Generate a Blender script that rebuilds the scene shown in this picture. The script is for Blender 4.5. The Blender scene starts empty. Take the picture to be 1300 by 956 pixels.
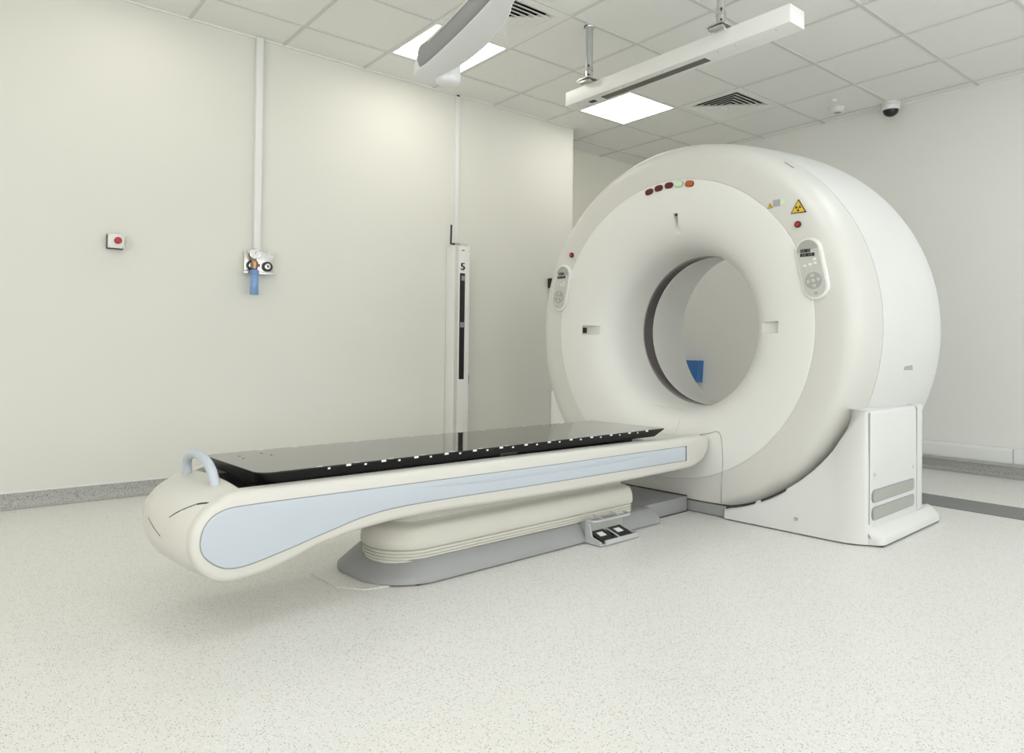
import bpy, bmesh, math
from mathutils import Vector, Matrix
C = bpy.context.scene.collection
PI = math.pi

# ------------------------------------------------------------------ materials
def mat(name, col, rough=0.5, metal=0.0, spec=0.5, coat=0.0, noise=0.0, nscale=60, bump=0.0, emit=None, estr=0.0, alpha=1.0, trans=0.0):
    m = bpy.data.materials.new(name); m.use_nodes = True
    nt = m.node_tree; b = nt.nodes['Principled BSDF']
    b.inputs['Base Color'].default_value = (*col, 1)
    b.inputs['Roughness'].default_value = rough
    b.inputs['Metallic'].default_value = metal
    b.inputs['Specular IOR Level'].default_value = spec
    b.inputs['Coat Weight'].default_value = coat
    b.inputs['Coat Roughness'].default_value = 0.08
    b.inputs['Transmission Weight'].default_value = trans
    tc = nt.nodes.new('ShaderNodeTexCoord')
    n = nt.nodes.new('ShaderNodeTexNoise'); n.inputs['Scale'].default_value = nscale; n.inputs['Detail'].default_value = 4
    nt.links.new(tc.outputs['Object'], n.inputs['Vector'])
    if noise > 0:
        r = nt.nodes.new('ShaderNodeMapRange')
        r.inputs['To Min'].default_value = 1 - noise; r.inputs['To Max'].default_value = 1 + noise * 0.4
        nt.links.new(n.outputs['Fac'], r.inputs['Value'])
        mx = nt.nodes.new('ShaderNodeVectorMath'); mx.operation = 'SCALE'
        mx.inputs[0].default_value = col
        nt.links.new(r.outputs['Result'], mx.inputs['Scale'])
        nt.links.new(mx.outputs['Vector'], b.inputs['Base Color'])
    if bump > 0:
        bp = nt.nodes.new('ShaderNodeBump'); bp.inputs['Strength'].default_value = bump; bp.inputs['Distance'].default_value = 0.002
        nt.links.new(n.outputs['Fac'], bp.inputs['Height']); nt.links.new(bp.outputs['Normal'], b.inputs['Normal'])
    if emit:
        b.inputs['Emission Color'].default_value = (*emit, 1); b.inputs['Emission Strength'].default_value = estr
    return m

def speckle(name, base, dark, light, scale=150, rough=0.35, damt=0.5, lamt=0.5, dthr=0.22):
    m = bpy.data.materials.new(name); m.use_nodes = True
    nt = m.node_tree; b = nt.nodes['Principled BSDF']; b.inputs['Roughness'].default_value = rough
    tc = nt.nodes.new('ShaderNodeTexCoord')
    cur = None
    prev = nt.nodes.new('ShaderNodeRGB'); prev.outputs[0].default_value = (*base, 1); cur = prev.outputs[0]
    for k, (sc, colr, thr, amt) in enumerate(((scale, dark, dthr, damt), (scale * 1.3, light, 0.3, lamt), (scale * 2.1, dark, 0.25, damt * 0.6))):
        v = nt.nodes.new('ShaderNodeTexVoronoi'); v.inputs['Scale'].default_value = sc
        mp = nt.nodes.new('ShaderNodeVectorMath'); mp.operation = 'ADD'; mp.inputs[1].default_value = (k * 3.3, k * 1.7, k)
        nt.links.new(tc.outputs['Object'], mp.inputs[0]); nt.links.new(mp.outputs[0], v.inputs['Vector'])
        r = nt.nodes.new('ShaderNodeMapRange'); r.inputs['From Min'].default_value = thr; r.inputs['From Max'].default_value = thr + 0.08
        r.inputs['To Min'].default_value = amt; r.inputs['To Max'].default_value = 0
        nt.links.new(v.outputs['Distance'], r.inputs['Value'])
        # only some cells carry a chip
        sep = nt.nodes.new('ShaderNodeSeparateColor'); nt.links.new(v.outputs['Color'], sep.inputs[0])
        th = nt.nodes.new('ShaderNodeMath'); th.operation = 'GREATER_THAN'; th.inputs[1].default_value = 0.45
        nt.links.new(sep.outputs[0], th.inputs[0])
        mu = nt.nodes.new('ShaderNodeMath'); mu.operation = 'MULTIPLY'
        nt.links.new(r.outputs['Result'], mu.inputs[0]); nt.links.new(th.outputs[0], mu.inputs[1])
        mx = nt.nodes.new('ShaderNodeMix'); mx.data_type = 'RGBA'
        nt.links.new(mu.outputs[0], mx.inputs[0]); nt.links.new(cur, mx.inputs[6]); mx.inputs[7].default_value = (*colr, 1)
        cur = mx.outputs[2]
    nt.links.new(cur, b.inputs['Base Color'])
    return m

M = dict(
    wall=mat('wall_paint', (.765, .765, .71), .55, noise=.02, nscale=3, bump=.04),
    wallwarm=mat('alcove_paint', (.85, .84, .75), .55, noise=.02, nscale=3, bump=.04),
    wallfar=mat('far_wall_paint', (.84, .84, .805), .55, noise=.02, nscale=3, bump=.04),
    tile=mat('ceiling_tile', (.91, .91, .875), .8, noise=.03, nscale=40, bump=.12),
    tbar=mat('ceiling_tbar', (.71, .715, .68), .5, noise=.02),
    floor=speckle('speckled_vinyl', (.79, .78, .745), (.27, .26, .24), (.93, .92, .90), 135, .3, .66, .75, .24),
    base=speckle('skirting_vinyl', (.44, .44, .42), (.13, .13, .125), (.66, .66, .64), 110, .4, .8, .6, .3),
    strip=mat('floor_strip', (.19, .195, .19), .45, noise=.12, nscale=30),
    trunk=mat('trunking_plastic', (.82, .83, .82), .35, noise=.01),
    dish=mat('gantry_front_white', (.81, .81, .775), .38, noise=.015, nscale=5),
    rim=mat('gantry_cover_grey_white', (.68, .675, .635), .36, noise=.015, nscale=5),
    shell=mat('gantry_side_white', (.735, .74, .72), .38, noise=.015, nscale=5),
    inner=mat('bore_liner_white', (.80, .80, .77), .42, noise=.015, nscale=5),
    glassring=mat('scan_window_film', (.07, .05, .052), .12, spec=.6, noise=.3, nscale=8),
    dark=mat('dark_gap', (.03, .03, .028), .6, noise=.05),
    vent=mat('vent_mesh', (.43, .43, .39), .6, noise=.1, nscale=200, bump=.3),
    couch=mat('couch_cream_plastic', (.675, .665, .615), .34, noise=.015, nscale=5),
    blue=mat('couch_pale_blue', (.535, .585, .645), .32, noise=.015, nscale=5),
    carbon=mat('carbon_black_gloss', (.02, .019, .016), .05, spec=.8, coat=.55, noise=.1, nscale=80),
    hull=mat('carbon_black_satin', (.008, .008, .008), .28, spec=.25, noise=.1, nscale=80),
    cream=mat('bellows_cream_cloth', (.69, .68, .61), .7, noise=.04, nscale=20, bump=.15),
    grey=mat('base_grey_plastic', (.335, .34, .342), .42, noise=.03, nscale=10),
    grey2=mat('light_grey_plastic', (.52, .53, .54), .35, noise=.03, nscale=10),
    panelgrey=mat('keypad_grey', (.40, .41, .38), .4, noise=.04),
    panellight=mat('keypad_light_grey', (.58, .58, .54), .4, noise=.04),
    black=mat('black_plastic', (.012, .012, .012), .35, noise=.1),
    white=mat('white_plastic', (.84, .84, .82), .35, noise=.01),
    redb=mat('red_button', (.45, .03, .03), .3, noise=.05),
    redd=mat('dark_red_lens', (.11, .012, .012), .2, noise=.05),
    orange=mat('orange_lens', (.50, .11, .02), .2, noise=.05),
    green=mat('lit_green_lens', (.58, .78, .48), .3, noise=.02, emit=(.7, .95, .6), estr=.06),
    yellow=mat('sign_yellow', (.80, .52, .03), .45, noise=.03),
    chrome=mat('galvanised_steel', (.62, .64, .65), .28, metal=.9, noise=.08, nscale=30),
    steel=mat('polished_steel', (.66, .65, .63), .24, metal=1, noise=.04),
    brass=mat('brass', (.36, .24, .15), .3, metal=.9, noise=.1),
    bottle=mat('blue_clear_plastic', (.30, .50, .86), .12, trans=.35, noise=.05),
    bluebox=mat('blue_box', (.055, .19, .50), .5, noise=.05),
    armgrey=mat('arm_grey_plastic', (.30, .31, .32), .3, noise=.04),
    armwhite=mat('arm_white_plastic', (.90, .91, .92), .3, noise=.01),
    lamp=mat('panel_diffuser', (.9, .9, .9), .5, emit=(1, .955, .86), estr=5.4),
    fillwall=mat('added_panel_side', (.9, .9, .9), .5, emit=(1, .955, .86), estr=2.4),
    fillcool=mat('added_panel_cool', (.9, .9, .9), .5, emit=(.90, .965, 1.0), estr=5.0),
    cable=mat('thin_cable', (.33, .31, .26), .5, noise=.05),
)

# ------------------------------------------------------------------ mesh helpers
def link(name, me, m, parent=None, smooth=False, autos=None):
    o = bpy.data.objects.new(name, me); C.objects.link(o)
    me.materials.append(m)
    if smooth:
        me.polygons.foreach_set('use_smooth', [True] * len(me.polygons))
        if autos is not None:
            bm = bmesh.new(); bm.from_mesh(me)
            for e in bm.edges:
                if len(e.link_faces) == 2 and e.calc_face_angle(0) > autos: e.smooth = False
            bm.to_mesh(me); bm.free()
    me.update()
    if parent is not None: o.parent = parent
    return o

def mesh(name, vs, fs):
    me = bpy.data.meshes.new(name); me.from_pydata([tuple(v) for v in vs], [], fs)
    bm = bmesh.new(); bm.from_mesh(me); bmesh.ops.remove_doubles(bm, verts=bm.verts, dist=1e-6)
    bmesh.ops.recalc_face_normals(bm, faces=bm.faces); bm.to_mesh(me); bm.free()
    return me

def box(name, p0, p1, m, parent=None, bev=0.0, seg=2):
    bm = bmesh.new(); bmesh.ops.create_cube(bm, size=1)
    for v in bm.verts:
        v.co = Vector([(p0[i] + p1[i]) / 2 + v.co[i] * (p1[i] - p0[i]) for i in range(3)])
    if bev > 0: bmesh.ops.bevel(bm, geom=bm.edges[:], offset=bev, segments=seg, profile=.6, affect='EDGES')
    me = bpy.data.meshes.new(name); bm.to_mesh(me); bm.free()
    return link(name, me, m, parent, smooth=bev > 0, autos=.6)

def boxes(name, L, m, parent=None, bev=0.0):
    bm = bmesh.new()
    for p0, p1 in L:
        r = bmesh.ops.create_cube(bm, size=1)['verts']
        for v in r: v.co = Vector([(p0[i] + p1[i]) / 2 + v.co[i] * (p1[i] - p0[i]) for i in range(3)])
    me = bpy.data.meshes.new(name); bm.to_mesh(me); bm.free()
    return link(name, me, m, parent)

def loft(name, rings, m, parent=None, smooth=True, caps=True, autos=.7, closed=True):
    vs = [v for r in rings for v in r]; n = len(rings[0]); fs = []
    for k in range(len(rings) - 1):
        for i in range(n if closed else n - 1):
            j = (i + 1) % n; fs.append((k * n + i, k * n + j, (k + 1) * n + j, (k + 1) * n + i))
    if caps:
        fs.append(tuple(range(n - 1, -1, -1))); fs.append(tuple(range((len(rings) - 1) * n, len(rings) * n)))
    return link(name, mesh(name, vs, fs), m, parent, smooth, autos)

def tube(name, pts, r, m, parent=None, n=10, smoothpath=True):
    pts = [Vector(q) for q in pts]
    if smoothpath and len(pts) > 2:
        out = []
        for k in range(len(pts) - 1):
            p0 = pts[max(k - 1, 0)]; p1 = pts[k]; p2 = pts[k + 1]; p3 = pts[min(k + 2, len(pts) - 1)]
            for s in range(6):
                t = s / 6
                out.append(.5 * ((2 * p1) + (-p0 + p2) * t + (2 * p0 - 5 * p1 + 4 * p2 - p3) * t * t + (-p0 + 3 * p1 - 3 * p2 + p3) * t ** 3))
        out.append(pts[-1]); pts = out
    rings = []; up = None
    for k, q in enumerate(pts):
        t = (pts[min(k + 1, len(pts) - 1)] - pts[max(k - 1, 0)]).normalized()
        if up is None: up = t.orthogonal().normalized()
        u = (up - t * up.dot(t)).normalized(); w = t.cross(u); up = u
        rings.append([q + (u * math.cos(a) + w * math.sin(a)) * r for a in [2 * PI * i / n for i in range(n)]])
    return loft(name, rings, m, parent)

def lathe(name, prof, origin, axis, m, parent=None, n=32, caps=False, autos=.6):
    """prof: (distance along axis, radius)"""
    ax = Vector(axis).normalized(); u = ax.orthogonal().normalized(); w = ax.cross(u); o = Vector(origin)
    rings = [[o + ax * d + (u * math.cos(t) + w * math.sin(t)) * max(r, 1e-5) for t in [2 * PI * i / n for i in range(n)]] for d, r in prof]
    return loft(name, rings, m, parent, caps=caps, autos=autos)

def prism(name, poly, axis_map, d0, d1, m, parent=None, bev=0.0, smooth=False):
    """poly 2d, axis_map(u,v,d)->xyz"""
    rings = [[axis_map(u, v, d) for u, v in poly] for d in (d0, d1)]
    o = loft(name, rings, m, parent, smooth=smooth or bev > 0, autos=.5)
    if bev > 0:
        bm = bmesh.new(); bm.from_mesh(o.data)
        es = [e for e in bm.edges if len(e.link_faces) == 2 and e.calc_face_angle(0) > 1.2]
        bmesh.ops.bevel(bm, geom=es, offset=bev, segments=3, profile=.6, affect='EDGES'); bm.to_mesh(o.data); bm.free()
    return o

def text(name, s, size, depth, mtx, m, parent=None):
    cu = bpy.data.curves.new(name, 'FONT'); cu.body = s; cu.size = size; cu.extrude = depth; cu.align_x = 'CENTER'; cu.align_y = 'CENTER'
    to = bpy.data.objects.new(name, cu); C.objects.link(to)
    dg = bpy.context.evaluated_depsgraph_get(); me = bpy.data.meshes.new_from_object(to.evaluated_get(dg))
    bpy.data.objects.remove(to); me.transform(mtx)
    return link(name, me, m, parent)

def tag(o, label=None, cat=None, group=None, kind=None):
    if label: o['label'] = label
    if cat: o['category'] = cat
    if group: o['group'] = group
    if kind: o['kind'] = kind
    return o
def thing(name, label, cat, loc=(0, 0, 0), rz=0, group=None):
    o = bpy.data.objects.new(name, None); C.objects.link(o); o.location = loc; o.rotation_euler = (0, 0, rz)
    o.empty_display_size = .1
    return tag(o, label, cat, group)
def struct(o): o['kind'] = 'structure'; return o
def cr(pts, n=6, closed=True):
    """Catmull-Rom resample of 2d/3d points"""
    P = [Vector(q) for q in pts]; N = len(P); out = []
    for k in range(N if closed else N - 1):
        g = (lambda i: P[i % N]) if closed else (lambda i: P[min(max(i, 0), N - 1)])
        p0, p1, p2, p3 = g(k - 1), g(k), g(k + 1), g(k + 2)
        for s in range(n):
            t = s / n
            out.append(.5 * ((2 * p1) + (-p0 + p2) * t + (2 * p0 - 5 * p1 + 4 * p2 - p3) * t * t + (-p0 + 3 * p1 - 3 * p2 + p3) * t ** 3))
    if not closed: out.append(P[-1])
    return out
def copy_part(o, parent=None, loc=None):
    c = o.copy(); C.objects.link(c); c.parent = parent
    if loc is not None: c.location = loc
    return c

# ------------------------------------------------------------------ room
H = 2.952; YL = .3775; XE = 3.335; YA = .89; XF = 4.935; X0 = -4.4; Y0 = -7.2; T = .15
struct(box('floor', (X0 - T, Y0 - T, -.1), (XF + T, YA + T, 0), M['floor']))
struct(box('wall_left', (X0, YL, 0), (XE, YA + T, H + .3), M['wall']))
struct(box('wall_alcove', (XE, YA, 0), (XF, YA + T, H + .3), M['wallwarm']))
struct(box('wall_far', (XF, Y0, 0), (XF + T, YA + T, H + .3), M['wallfar']))
struct(box('wall_near', (X0 - T, Y0, 0), (X0, YA + T, H + .3), M['wall']))
struct(box('wall_right', (X0 - T, Y0 - T, 0), (XF + T, Y0, H + .3), M['wall']))
# tiled ceiling: tiles that hold lights or diffusers are left open
LIGHTS = [(2, 0), (5, 0), (-1, 0), (-4, 0), (-4, 5), (-1, 5), (2, 5), (5, 5), (-4, 9), (-1, 9), (2, 9), (5, 9)]  # first two are in view; the others are unseen, added for even brightness
VENTS = [(2, 1), (6, 1)]
holes = {(i, j) for i, j in LIGHTS + VENTS}
L = []
xs = [X0] + [.6 * i for i in range(-7, 9)] + [XF]
ys = [YA] + [-.6 * j for j in range(-1, 12)] + [Y0]
for a in range(len(xs) - 1):
    for b in range(len(ys) - 1):
        i = round(xs[a] / .6) if a > 0 else -8; j = round(-ys[b] / .6) if b > 0 else -2
        if (i, j) in holes and a > 0 and b > 0: continue
        L.append(((xs[a], ys[b + 1], H), (xs[a + 1], ys[b], H + .02)))
struct(boxes('ceiling', L, M['tile']))
struct(box('ceiling_slab', (X0 - T, Y0 - T, H + .3), (XF + T, YA + T, H + .4), M['tbar']))
L = []
for i in range(-7, 9): L.append(((.6 * i - .011, Y0, H - .004), (.6 * i + .011, YA if .6 * i > XE else YL, H + .001)))
for j in range(-1, 12):
    L.append(((X0 if j >= 0 else XE, -.6 * j - .011, H - .0045), (XF, -.6 * j + .011, H + .001)))
struct(boxes('ceiling_grid', L, M['tbar']))
# wall angles and skirtings
struct(boxes('trim_1', [((X0, YL - .014, H - .008), (XE, YL, H + .001)), ((XE, YL - .014, H - .008), (XE + .014, YA, H + .001)), ((XE, YA - .014, H - .008), (XF, YA, H + .001)),
                        ((XF - .014, Y0, H - .008), (XF, YA, H + .001))], M['tile']))
def skirt(name, pts):  # run: (x,y) points, inward normal n
    p0, p1, n = pts
    prof = [(0.0, .082), (.005, .082), (.006, .05), (.009, .028), (.018, .012), (.034, .003), (.05, .0008), (0, .0008)]
    rings = [[(q[0] + n[0] * d, q[1] + n[1] * d, z) for d, z in prof] for q in (p0, p1)]
    return struct(loft(name, rings, M['base'], smooth=False))
skirt('baseboard_left', ((X0, YL), (XE, YL), (0, -1)))
skirt('baseboard_alcove', ((XE, YA), (XF, YA), (0, -1)))
skirt('baseboard_far', ((XF, Y0), (XF, YA), (-1, 0)))
struct(boxes('trim_2', [((X0, YL - .008, .083), (XE, YL, .094))], M['trunk']))
# dark strip let into the floor
struct(box('trim_3', (3.425, Y0, 0), (3.775, YA, .003), M['strip']))

# wall trunking on the far wall
t = thing('cable_trunking', 'white plastic cable trunking low along the pale wall behind the scanner', 'trunking', (XF - .003, -2.0, .112))
for y0, y1 in ((YA + 2.0 - .02, -.645), (-.648, Y0 + 2.0 + .02)):
    box('trunking_length', (-.062, y1, 0), (0, y0, .108), M['trunk'], t, .006)
box('cover_strip', (-.066, Y0 + 2.02, .012), (-.061, YA + 1.98, .094), M['trunk'], t, .002)
box('joint_cover', (-.068, -.652, .001), (-.05, -.642, .107), M['grey2'], t, .001)

# added frosted panes out of view, glowing as fill to even the brightness
def fill_window(name, side, u0, u1, z0, z1, strength, col):
    w0 = (lambda u, d, z: (u, Y0 + d, z)) if side == 'y' else (lambda u, d, z: (X0 + d, u, z))
    B = lambda ua, ub, da, db, za, zb: (w0(ua, da, za), w0(ub, db, zb))
    o = box(name, *B(u0, u1, .002, .010, z0, z1), mat(name + '_pane', (.9, .9, .9), .4, emit=col, estr=strength))
    struct(o); um = (u0 + u1) / 2
    boxes('fill_window_frame', [B(u0 - .05, u0, .001, .05, z0 - .05, z1 + .05), B(u1, u1 + .05, .001, .05, z0 - .05, z1 + .05), B(u0, u1, .001, .05, z0 - .05, z0), B(u0, u1, .001, .05, z1, z1 + .05),
        B(um - .02, um + .02, .001, .045, z0, z1)], M['white'], o)
fill_window('fill_window_1', 'y', 1.0, 4.4, .5, 2.5, 1.7, (.92, .965, 1.0))
fill_window('fill_window_2', 'y', -3.4, .2, .5, 2.5, 2.0, (1.0, .99, .96))
fill_window('fill_window_3', 'x', -6.6, -1.6, .9, 2.6, 1.4, (1.0, .985, .95))

# ------------------------------------------------------------------ ceiling light panels
def light_panel(i, j, label, m, group=None):
    t = thing('ceiling_light', label, 'ceiling light', (.6 * i + .3, -.6 * j - .3, H), 0, group)
    boxes('frame', [((-.297, -.297, -.006), (.297, -.277, .05)), ((-.297, .277, -.006), (.297, .297, .05)), ((-.297, -.277, -.006), (-.277, .277, .05)), ((.277, -.277, -.006), (.297, .277, .05))], M['white'], t)
    box('diffuser', (-.277, -.277, -.003), (.277, .277, .008), m, t)
    return t
for i, j in LIGHTS:
    if (i, j) == (2, 0): light_panel(i, j, 'lit square ceiling light panel behind the hanging grey and white arm', M['lamp'])
    elif (i, j) == (5, 0): light_panel(i, j, 'lit square ceiling light panel just behind the long white laser bar', M['lamp'])
    elif j == 0: light_panel(i, j, 'added unseen ceiling fill panel along the wall with the gas outlet', M['fillwall'], 'added light panels outside the view')
    else: light_panel(i, j, 'added unseen cool white ceiling fill panel near the camera', M['fillcool'], 'added cool light panels outside the view')

# ------------------------------------------------------------------ louvred diffusers
def diffuser(i, j, label):
    t = thing('air_diffuser', label, 'ceiling vent', (.6 * i + .3, -.6 * j - .3, H), 0, 'square louvred air diffusers')
    def ringmesh(s0, z0, s1, z1, th):
        vs = []; fs = []
        for s, z in ((s0, z0), (s1, z1), (s1 - th, z1), (s0 - th, z0)):
            vs += [(-s, -s, z), (s, -s, z), (s, s, z), (-s, s, z)]
        for k in range(4):
            for q in range(4):
                n = (q + 1) % 4; k2 = (k + 1) % 4
                fs.append((k * 4 + q, k * 4 + n, k2 * 4 + n, k2 * 4 + q))
        return vs, fs
    vs, fs = ringmesh(.297, -.006, .297, .012, .052)
    link('frame', mesh('frame', vs, fs), M['tile'], t)
    s = .245
    for k in range(6):
        s0 = s - k * .038
        vs, fs = ringmesh(s0, -.004, s0 - .050, .018, .003)
        lip, fl = ringmesh(s0, -.006, s0 - .0012, -.0035, .0035)
        n0 = len(vs); vs += lip; fs += [tuple(q + n0 for q in f) for f in fl]
        link('louvre', mesh('louvre', vs, fs), M['tile'], t)
    box('centre_plate', (-.018, -.018, -.004), (.018, .018, .0), M['tile'], t)
    b = bmesh.new()
    box('plenum', (-.29, -.29, .09), (.29, .29, .1), M['dark'], t)
    boxes('plenum_wall', [((-.296, -.296, .0), (-.29, .296, .1)), ((.29, -.296, .0), (.296, .296, .1)), ((-.29, -.296, .0), (.29, -.29, .1)), ((-.29, .29, .0), (.29, .296, .1))], M['dark'], t)
    return t
diffuser(2, 1, 'square louvred ceiling air diffuser partly hidden by the hanging arm')
diffuser(6, 1, 'square louvred ceiling air diffuser above the top of the scanner ring')

# ------------------------------------------------------------------ scanner frame
PSI = math.radians(3.4)
def S(a, b, z=0):
    c, s = math.cos(PSI), math.sin(PSI)
    return (a * c + b * s, a * s - b * c, z)
B0, Z0 = 1.84, 1.03
G = thing('ct_scanner', 'large white ring shaped scanner gantry with open bore on boxy feet', 'medical scanner', S(2.5, B0, 0), PSI)
def g(a, b, z): return Vector((a - 2.5, -(b - B0), z))      # scanner coordinates -> gantry local
def gr(a, r, th): return g(a, B0 + r * math.cos(th), Z0 + r * math.sin(th))
def revolve(name, prof, m, n=256, clipz=.07, ths=None, fn=None, autos=.6):
    ths = ths or [2 * PI * i / n for i in range(n)]
    vs = []; fs = []; N = len(ths); K = len(prof)
    for a, r in prof:
        for th in ths:
            aa = fn(a, r, th) if fn else a
            vs.append(gr(aa, r, th))
    for k in range(K - 1):
        for i in range(N):
            j = (i + 1) % N; fs.append((k * N + i, k * N + j, (k + 1) * N + j, (k + 1) * N + i))
    me = mesh(name, vs, fs)
    bm = bmesh.new(); bm.from_mesh(me)
    r = bmesh.ops.bisect_plane(bm, geom=bm.verts[:] + bm.edges[:] + bm.faces[:], plane_co=(0, 0, clipz), plane_no=(0, 0, -1), clear_outer=True)
    bm.to_mesh(me); bm.free()
    return link(name, me, m, G, True, autos)
def smooth_prof(pts, n=5): return [(v[0], v[1]) for v in cr([(p[0], p[1], 0) for p in pts], n, closed=False)]

dprof = [(2.010, .8625), (2.003, .8605), (2.0, .852), (1.997, .80), (1.997, .755), (2.001, .70), (2.012, .64), (2.03, .592), (2.055, .554), (2.09, .52), (2.14, .490), (2.20, .472), (2.28, .463), (2.38, .459)]
dp = smooth_prof(dprof, 5)
# insert dense radii near the laser channel ends
RCH = .668; FLOOR = 2.052; HW = .027
def prof_a(r, P=dp):
    best = None
    for k in range(len(P) - 1):
        (a0, r0), (a1, r1) = P[k], P[k + 1]
        if min(r0, r1) <= r <= max(r0, r1) and abs(r1 - r0) > 1e-9 and r0 < .861: return a0 + (a1 - a0) * (r - r0) / (r1 - r0)
    return P[-1][0]
extra = [RCH - .003, RCH, RCH + .003, RCH + .008, .65, .63, .61]
dp2 = sorted(dp[:], key=lambda q: -q[1]) if False else dp[:]
for r in extra:
    a = prof_a(r)
    k = next(i for i in range(8, len(dp2) - 1) if dp2[i][1] >= r >= dp2[i + 1][1]); dp2.insert(k + 1, (a, r))
base_t = [2 * PI * i / 240 for i in range(240)]
for c in (0, PI / 2 - .06, PI):
    for k in range(-34, 35): base_t.append((c + k * .0025) % (2 * PI))
base_t = sorted(set(round(x, 5) for x in base_t))
def channel(a, r, th):
    for c in (0, PI / 2 - .06, PI):
        d = (th - c + PI) % (2 * PI) - PI
        if abs(d) < .12 and r < RCH + .004:
            off = abs(math.sin(d) * r)
            hw = HW * (1.0 if c != PI / 2 - .06 else .42 + .25 * min(1, max(0, (.62 - r) / .06)))
            w = min(1, max(0, (hw + .003 - off) / .005)) * min(1, max(0, (RCH + .003 - r) / .005))
            return max(a, a + (FLOOR - a) * w)
    return a
revolve('front_dish', dp2, M['dish'], ths=base_t, fn=channel)
revolve('scan_window', [(2.378, .4595), (2.384, .4625), (2.486, .4665), (2.492, .464)], M['glassring'], 192)
revolve('window_edge', [(2.374, .4592), (2.374, .4562), (2.380, .4562), (2.382, .4625)], M['panelgrey'], 192)
rb = tag(revolve('bore_liner', smooth_prof([(2.488, .468), (2.489, .460), (2.50, .4605), (2.56, .463), (2.66, .472), (2.76, .490), (2.86, .518), (2.95, .552), (3.01, .585), (3.03, .61)], 4), M['inner'], 192))
revolve('front_cover', smooth_prof([(2.012, .861), (2.0045, .863), (2.003, .88), (2.003, .93), (2.006, .98), (2.015, 1.015), (2.035, 1.042), (2.065, 1.062), (2.11, 1.078), (2.17, 1.091), (2.216, 1.0985), (2.218, 1.09)], 5), M['rim'], 256)
revolve('side_cover', [(2.221, 1.088), (2.2215, 1.0995), (2.24, 1.103), (2.35, 1.116), (2.5, 1.132), (2.65, 1.144), (2.768, 1.150), (2.7695, 1.14)], M['shell'], 256)
revolve('seam_ring', [(2.21, 1.075), (2.21, 1.09), (2.23, 1.09), (2.76, 1.139), (2.78, 1.139), (2.78, 1.12)], M['panelgrey'], 192)
revolve('rear_cover', smooth_prof([(2.773, 1.135), (2.774, 1.148), (2.80, 1.150), (2.86, 1.149), (2.93, 1.140), (2.99, 1.118), (3.03, 1.08), (3.045, 1.02), (3.05, .90), (3.05, .72), (3.045, .64), (3.03, .61)], 4), M['shell'], 256)

# laser apertures at the ends of the three channels
for th, w, hgt in ((0, .0, .0), (PI, .012, .036), (PI / 2 - .06, .018, .010)):
    if w:
        c = gr(2.026, RCH - .006, th)
        if th == PI: o = box('laser_aperture', c - Vector((.022, .003, hgt / 2)), c + Vector((.012, .003, hgt / 2)), M['black'], G, .001)
        else: o = box('laser_aperture', c - Vector((.012, w / 2, .004)), c + Vector((.016, w / 2, .004)), M['black'], G, .001)
# indicator lamps
ind = [(1.701, 1.849, 'redd', 'dark red unlit indicator'), (1.769, 1.860, 'redd', 'dark red unlit indicator'), (1.841, 1.865, 'redd', 'dark red unlit indicator'), (1.909, 1.862, 'green', 'lit pale green indicator'), (1.980, 1.852, 'orange', 'orange indicator')]
def lozenge(w, h, n=6):
    out = []; r = h / 2
    for cx, s in ((w / 2 - r, -PI / 2), (-(w / 2 - r), PI / 2)):
        for k in range(n + 1): a = s + PI * k / n; out.append((cx + r * math.cos(a), r * math.sin(a)))
    return out
def on_front(poly, b, z, ang):
    """2d polygon (right, up) rotated by ang and set at (b,z) on the front"""
    c, s = math.cos(ang), math.sin(ang)
    return [(b + u * c - v * s, z + u * s + v * c) for u, v in poly]
def fprism(name, poly, a_back, a_front, m, parent=None, bev=0.0):
    return prism(name, poly, lambda u, v, d: g(d, u, v), a_back, a_front, m, parent or G, bev)
for b, z, m, lab in ind:
    ang = math.atan2(z - Z0, b - B0) - PI / 2
    bz = fprism('indicator_lamp', on_front(lozenge(.052, .030), b, z, ang), 2.004, 1.989, M[m], bev=.002)
    bz['label'] = lab
    fprism('bezel', on_front(lozenge(.058, .036), b, z, ang), 2.004, 1.993, M['panelgrey'] if m == 'green' else M['redd'], bz)
for b, z in ((1.074, 1.529), (2.613, 1.543)):
    o = lathe('stop_button', [(0, .017), (.010, .0165), (.013, .014), (.014, .0)], g(2.004, b, z), (-1, 0, 0), M['redd'], G, 24)
    lathe('button_centre', [(0, .010), (.004, .0095), (.006, 0)], g(1.991, b, z), (-1, 0, 0), M['redb'], o, 20)
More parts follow.
